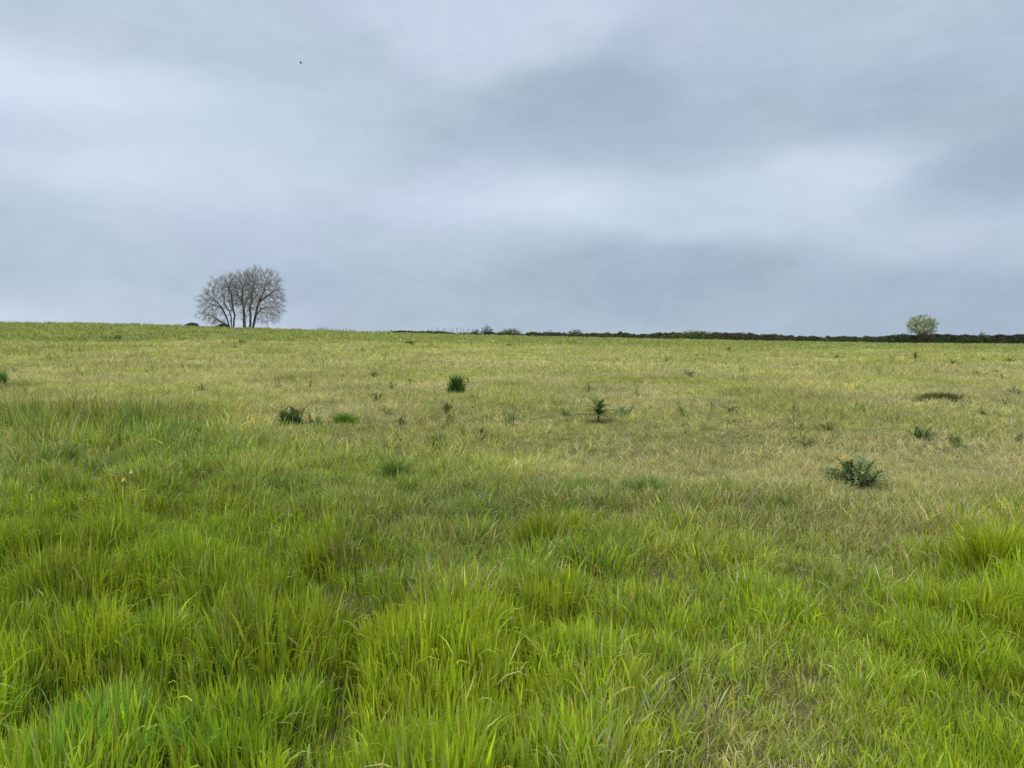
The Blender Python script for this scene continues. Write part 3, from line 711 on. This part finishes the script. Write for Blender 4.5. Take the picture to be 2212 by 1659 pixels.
hedge('dark dense stretch of far hedge running to the right edge', 1950, 2400, (.10, .095, .07), 4, 1.3, HD)

def bush(lab, px, top, w, col, seed, n=2500, name='bush', size=.095, mixcol=None, sparse=0, py_base=None, line=None, low=0):
    g = np.random.default_rng(seed)
    if line is None: x, Y, z = xz(px); 
    else: Y = line; x = (px - 1106) * K / F * Y; z = float(terrain(x, Y))
    tz = EYE + (338 - top * K) / F * Y - z; rx = w * K / F * Y / 2
    e = empty(name, (x, Y - .25, z)); tag(e, lab, 'bush')
    p = g.normal(0, 1, (n, 3)); p /= np.linalg.norm(p, axis=1)[:, None]
    lob = 1 + .38 * (fbm(np.arctan2(p[:, 2], p[:, 0]) * 2.3 + 9, p[:, 1] * 2 + seed, seed, 3) - .5) * 2
    p *= (g.uniform(.1, 1, n) ** .35 * lob)[:, None]
    p[:, 2] = np.abs(p[:, 2]); a = p * [rx, min(rx, 1.1), tz * .97]
    V, T_, C = leaf_cloud(a, size, (1, 1, 1), g, .22)
    m = (g.uniform(0, 1, (n, 1)) < .4) * 1.0; cc = np.array(col) * (1 - m) + np.array(mixcol or col) * m
    tris('foliage', V, T_, MAT_HEDGE, C * np.repeat(cc, 4, 0), e)
    nb = max(16, int(w * .8)); ang = g.uniform(-.75, .75, nb); root = np.stack([g.normal(0, rx * .25, nb), g.normal(0, .15, nb), np.zeros(nb)], 1)
    bc = np.tile([.09, .075, .06], (nb, 1)); az = np.where(ang > 0, 0, math.pi) + g.normal(0, .5, nb)
    V, l, s, C = blades(root, np.full(nb, tz * 1.03) * g.uniform(.8, 1.1, nb), np.full(nb, .05), az, np.abs(ang) * min(1, rx / max(tz, .1)), g.normal(0, .2, nb), g.uniform(-1, 1, nb), bc, bc, 3)
    mesh_from('branches', V, l, s, None, MAT_HEDGE, C, e)
bush('dark upright shrub standing above the hedge left of centre', 1052, 705, 36, (.035, .05, .045), 31, 1300, size=.10)
bush('small rounded green bush touching the left side of the dark shrub', 1030, 712, 26, (.08, .11, .05), 32, 900)
bush('pale grey green dome shaped bush right of the dark shrub', 1102, 709, 62, (.17, .18, .095), 33, 3600, mixcol=(.15, .13, .085))
bush('fresh green bush rising from the hedge in the middle of the skyline', 1243, 714, 50, (.09, .13, .045), 34, 2600, mixcol=(.06, .08, .04))
bush('small twiggy bush left of the fresh green bush', 1190, 715, 36, (.09, .10, .06), 35, 1300)
bush('widest green bush in the hedge right of centre', 1500, 715, 130, (.13, .18, .055), 36, 9000, mixcol=(.17, .21, .075))
bush('pale green rounded bush right of the widest green bush', 1598, 718, 46, (.12, .135, .065), 37, 2200)
bush('brownish round bush low in the hedge left of the leafing tree', 1660, 721, 40, (.08, .075, .05), 38, 1800)
bush('small green bush halfway between the brown hedge and the leafing tree', 1835, 726, 40, (.09, .12, .045), 39, 1500)
bush('dark ivy covered mound at the left foot of the leafing tree', 1945, 722, 100, HD, 40, 6500, mixcol=(.03, .055, .025))
bush('pale brown undergrowth around the foot of the leafing tree', 1998, 716, 50, (.13, .12, .07), 41, 2200)
bush('low dark bush on the skyline left of the bare trees', 418, 697.5, 32, (.045, .07, .025), 42, 1500, line=103)
bush('small dark bush under the left bare tree', 483, 700, 32, (.05, .065, .03), 43, 1100, line=103)
bush('dark ivy bush in the hedge near the right edge', 2120, 720, 38, HD, 44, 2600)

# slender bare saplings above the hedge
def sapling(i, px, top, lab):
    g = np.random.default_rng(700 + i); x, Y, z = xz(px); ht = EYE + (338 - top * K) / F * Y - z
    Vs = []; Fs = []; vo = 0
    def add(pts, r):
        nonlocal vo
        V, Fc = tube(pts, r, 3); Vs.append(V); Fs.append(Fc + vo); vo += len(V)
    add([(0, 0, 0), (g.normal(0, .05), 0, ht * .5), (g.normal(0, .1), 0, ht)], [.03, .02, .01])
    for k in range(10):
        t = g.uniform(.35, .95); s = g.choice([-1, 1]); L_ = .45 * (1.2 - t)
        add([(0, 0, ht * t), (s * L_ * .5, g.normal(0, .1), ht * t + L_ * .5), (s * L_ * .8, g.normal(0, .15), ht * t + L_ * 1.1)], [.014, .011, .008])
    o = tris('sapling', np.concatenate(Vs), np.concatenate(Fs), MAT_TWIGP); o.location = (x, Y, z); tag(o, lab, 'sapling', 'thin bare saplings sticking up from the low hedge')
MAT_TWIGP = plain_mat('pale_twigs', (.25, .23, .19), .9, 3, .2)
for i in range(20):
    sapling(i, 925 + i * 5.6 + rng.normal(0, 2), 708.5 + rng.normal(0, 1.6), 'thin pale bare sapling sticking up from the low hedge left of the dark shrub')

# tall weeds on the skyline behind the crest
def skyline_weeds():
    g = np.random.default_rng(77); n = 800
    px = np.concatenate([g.uniform(620, 850, 560), g.uniform(-80, 420, 60), g.uniform(850, 1900, 180)]); Y = np.where(px < 850, 101 + g.uniform(0, 3, n), 110); Y = np.where(px < 420, 99.5, Y)
    X = (px - 1106) * K / F * Y; Z = terrain(X, Y)
    H_ = np.where(px < 850, .5, .3) * g.uniform(.35, 1.2, n) * (.1 + 1.9 * fbm(X * .6, X * 0, 55)); c = np.where((g.uniform(0, 1, n) < .55)[:, None], [.13, .16, .07], [.24, .20, .12])
    V, l, s, C = blades(np.stack([X, Y, Z], 1), H_, np.full(n, .035), g.uniform(0, 6.28, n), np.abs(g.normal(0, .15, n)), g.normal(0, .5, n), g.uniform(-1, 1, n), c, c, 3)
    o = mesh_from('tall_weeds', V, l, s, None, MAT_GRASS, C); tag(o, 'thin ragged weeds along the skyline between the bare trees and the hedge', 'weeds', None, 'stuff')
skyline_weeds()

# ------------------------------------------------------------------ bird
def bird():
    d = ray(650, 136); t = 75.0; loc = np.array([0, 0, EYE]) + d / d[1] * t
    m = plain_mat('dark_feathers', (.03, .03, .035), .7, 30, .2)
    V = []; Fc = []
    prof = [(-.15, .002, 0), (-.11, .016, .002), (-.04, .028, 0), (.04, .030, 0), (.09, .018, .006), (.12, .019, .010), (.145, .010, .008), (.17, .002, .004)]
    for x, r, z in prof:
        for k in range(8):
            a = k * math.pi / 4; V.append((x, r * math.cos(a), z + r * .85 * math.sin(a)))
    for i in range(len(prof) - 1):
        for k in range(8): Fc.append((i * 8 + k, i * 8 + (k + 1) % 8, (i + 1) * 8 + (k + 1) % 8, (i + 1) * 8 + k))
    for s in (-1, 1):
        b = len(V); xs = [(.06, .02, .0), (.075, .13, .06), (.03, .27, .05), (-.01, .26, .045), (-.02, .12, .05), (-.05, .02, 0)]
        for q in (0.004, -0.004): V += [(x, s * y, z + q) for x, y, z in xs]
        Fc += [(b, b + 1, b + 4, b + 5), (b + 1, b + 2, b + 3, b + 4), (b + 6, b + 11, b + 10, b + 7), (b + 7, b + 10, b + 9, b + 8)]
        Fc += [(b + k, b + (k + 1) % 6, b + 6 + (k + 1) % 6, b + 6 + k) for k in range(6)]
    b = len(V); V += [(-.13, .012, .004), (-.13, -.012, .004), (-.21, -.03, .004), (-.21, .03, .004), (-.13, .012, -.002), (-.13, -.012, -.002), (-.21, -.03, -.002), (-.21, .03, -.002)]
    Fc += [(b, b + 1, b + 2, b + 3), (b + 4, b + 7, b + 6, b + 5)] + [(b + k, b + (k + 1) % 4, b + 4 + (k + 1) % 4, b + 4 + k) for k in range(4)]
    o = tris('bird', np.array(V), Fc, m); o.location = loc; o.rotation_euler = (R(12), R(-5), R(200))
    tag(o, 'tiny dark bird flying high in the cloudy sky at the left', 'bird')
bird()

# ------------------------------------------------------------------ sky and light
SUN_EL, SUN_AZ = R(52), R(205)      # azimuth clockwise from +y: behind the camera to the left
def world():
    w = bpy.data.worlds.new('World'); scene.world = w; w.use_nodes = True
    nt = w.node_tree; N = nt.nodes; L = nt.links; N.clear()
    def math_(op, a, b=None, c=None, clamp=False):
        m = N.new('ShaderNodeMath'); m.operation = op; m.use_clamp = clamp
        for k, v in enumerate((a, b, c)):
            if v is None: continue
            if isinstance(v, (int, float)): m.inputs[k].default_value = v
            else: L.new(v, m.inputs[k])
        return m.outputs[0]
    def vec(op, a, b):
        m = N.new('ShaderNodeVectorMath'); m.operation = op
        for k, v in enumerate((a, b)):
            if isinstance(v, tuple): m.inputs[k].default_value = v
            else: L.new(v, m.inputs[k])
        return m.outputs['Value'] if op == 'DOT_PRODUCT' else m.outputs[0]
    tc = N.new('ShaderNodeTexCoord'); sp = N.new('ShaderNodeSeparateXYZ'); L.new(tc.outputs['Generated'], sp.inputs[0])
    az = math_('ARCTAN2', sp.outputs[0], sp.outputs[1]); el = math_('ARCSINE', sp.outputs[2])
    # stretched cloud coordinates on the sky
    cmb = N.new('ShaderNodeCombineXYZ'); L.new(az, cmb.inputs[0]); L.new(el, cmb.inputs[1])
    st = vec('MULTIPLY', cmb.outputs[0], (4.5, 10.0, 1))
    n1 = N.new('ShaderNodeTexNoise'); n1.inputs['Scale'].default_value = 1.0; n1.inputs['Detail'].default_value = 7; n1.inputs['Roughness'].default_value = .56; L.new(st, n1.inputs['Vector'])
    wob = vec('MULTIPLY', vec('SUBTRACT', n1.outputs['Color'], (.5, .5, .5)), (.13, .035, 0))
    q = vec('ADD', cmb.outputs[0], wob)
    pts = [(0, 30, .52), (0, 170, 1.12), (300, 190, .85), (60, 290, .42), (215, 350, 1.08), (500, 385, .8), (10, 450, .5), (600, 120, .5), (1050, 60, .72), (850, 290, .45), (620, 280, .72),
           (1300, 230, .12), (1080, 330, .14), (1300, 330, .2), (1180, 405, 1.15), (1000, 430, .78), (1740, 385, 1.0), (1560, 420, .62), (1450, 425, .66), (1560, 320, .3), (1950, 230, .22), (2190, 390, .02), (1900, 480, .62), (2150, 500, .5), (1250, 600, .04), (1650, 600, .12),
           (2050, 640, .08), (700, 610, .3), (700, 500, .5), (300, 560, .35), (60, 600, .25), (60, 668, .95), (350, 672, .7), (1100, 690, .3), (1900, 690, .22), (1600, 100, .42), (2100, 60, .45), (300, 20, .5), (350, 480, .58), (1650, 200, .25), (2212,140,.3), (300,640,.28), (1100,520,.4)]
    num = den = None
    for px, py, v in pts:
        d = ray(px, py); a = math.atan2(d[0], d[1]); e_ = math.asin(d[2] / np.linalg.norm(d))
        k = vec('MULTIPLY', vec('SUBTRACT', q, (a, e_, 0)), (1 / .070, 1 / .025, 0))
        g = math_('EXPONENT', math_('MULTIPLY', vec('DOT_PRODUCT', k, k), -.5))
        num = math_('MULTIPLY_ADD', g, v, num) if num is not None else math_('MULTIPLY', g, v)
        den = math_('ADD', den, g) if den is not None else g
    num = math_('ADD', num, .5 * .02); den = math_('ADD', den, .02)
    v = math_('DIVIDE', num, den)
    n2 = N.new('ShaderNodeTexNoise'); n2.inputs['Scale'].default_value = 1.7; n2.inputs['Detail'].default_value = 8; n2.inputs['Roughness'].default_value = .55; L.new(vec('ADD', st, (7, 3, 1)), n2.inputs['Vector'])
    v = math_('ADD', v, math_('MULTIPLY', math_('SUBTRACT', n2.outputs['Fac'], .5), .36))
    n4 = N.new('ShaderNodeTexNoise'); n4.inputs['Scale'].default_value = 4.2; n4.inputs['Detail'].default_value = 6; n4.inputs['Roughness'].default_value = .6; n4.inputs['Distortion'].default_value = .6; L.new(vec('ADD', st, (3, 17, 4)), n4.inputs['Vector'])
    v = math_('ADD', v, math_('MULTIPLY', math_('SUBTRACT', n4.outputs['Fac'], .5), .26))
    mixc = N.new('ShaderNodeMix'); mixc.data_type = 'RGBA'; mixc.clamp_factor = True; L.new(v, mixc.inputs['Factor'])
    mixc.inputs['A'].default_value = (.338, .432, .548, 1); mixc.inputs['B'].default_value = (.675, .765, .905, 1)
    # faint mauve and greenish grey in the cloud
    n3 = N.new('ShaderNodeTexNoise'); n3.inputs['Scale'].default_value = .8; n3.inputs['Detail'].default_value = 2; L.new(vec('ADD', st, (2, 13, 5)), n3.inputs['Vector'])
    mt = N.new('ShaderNodeMix'); mt.data_type = 'RGBA'; L.new(math_('MULTIPLY_ADD', n3.outputs['Fac'], 3.0, -1.0, clamp=True), mt.inputs['Factor'])
    mt.inputs['A'].default_value = (.975, 1.02, .965, 1); mt.inputs['B'].default_value = (1.0, .998, 1.015, 1)
    c = vec('MULTIPLY', mixc.outputs['Result'], mt.outputs['Result'])
    # an overcast sky is brighter overhead than near the horizon
    up = math_('MULTIPLY_ADD', math_('MULTIPLY_ADD', sp.outputs[2], 1.7, -.78, clamp=True), 1.5, 1.0)
    cs = N.new('ShaderNodeVectorMath'); cs.operation = 'SCALE'; L.new(c, cs.inputs[0]); L.new(up, cs.inputs['Scale'])
    sky = N.new('ShaderNodeTexSky'); sky.sky_type = 'NISHITA'; sky.sun_disc = False; sky.sun_elevation = SUN_EL; sky.sun_rotation = SUN_AZ
    b1 = N.new('ShaderNodeBackground'); b1.inputs['Strength'].default_value = .1; L.new(sky.outputs[0], b1.inputs[0])
    b2 = N.new('ShaderNodeBackground'); b2.inputs['Strength'].default_value = 1.0; L.new(cs.outputs[0], b2.inputs[0])
    ms = N.new('ShaderNodeMixShader'); ms.inputs[0].default_value = .96; L.new(b1.outputs[0], ms.inputs[1]); L.new(b2.outputs[0], ms.inputs[2])
    o = N.new('ShaderNodeOutputWorld'); L.new(ms.outputs[0], o.inputs[0])
    w.cycles.sampling_method = 'MANUAL'; w.cycles.sample_map_resolution = 512
world()
sd = bpy.data.lights.new('sun', 'SUN'); sd.energy = 1.5; sd.angle = R(25); sd.color = (1, .965, .9)
so = bpy.data.objects.new('sun', sd); COL.objects.link(so)
so.rotation_euler = (math.pi / 2 - SUN_EL, 0, math.pi - SUN_AZ)

vs = scene.view_settings; vs.view_transform = 'Standard'; vs.look = 'None'; vs.exposure = 0; vs.gamma = 1
scene.display_settings.display_device = 'sRGB'
cy = scene.cycles
cy.max_bounces = 6; cy.diffuse_bounces = 4; cy.transmission_bounces = 4; cy.glossy_bounces = 2
cy.use_denoising = False
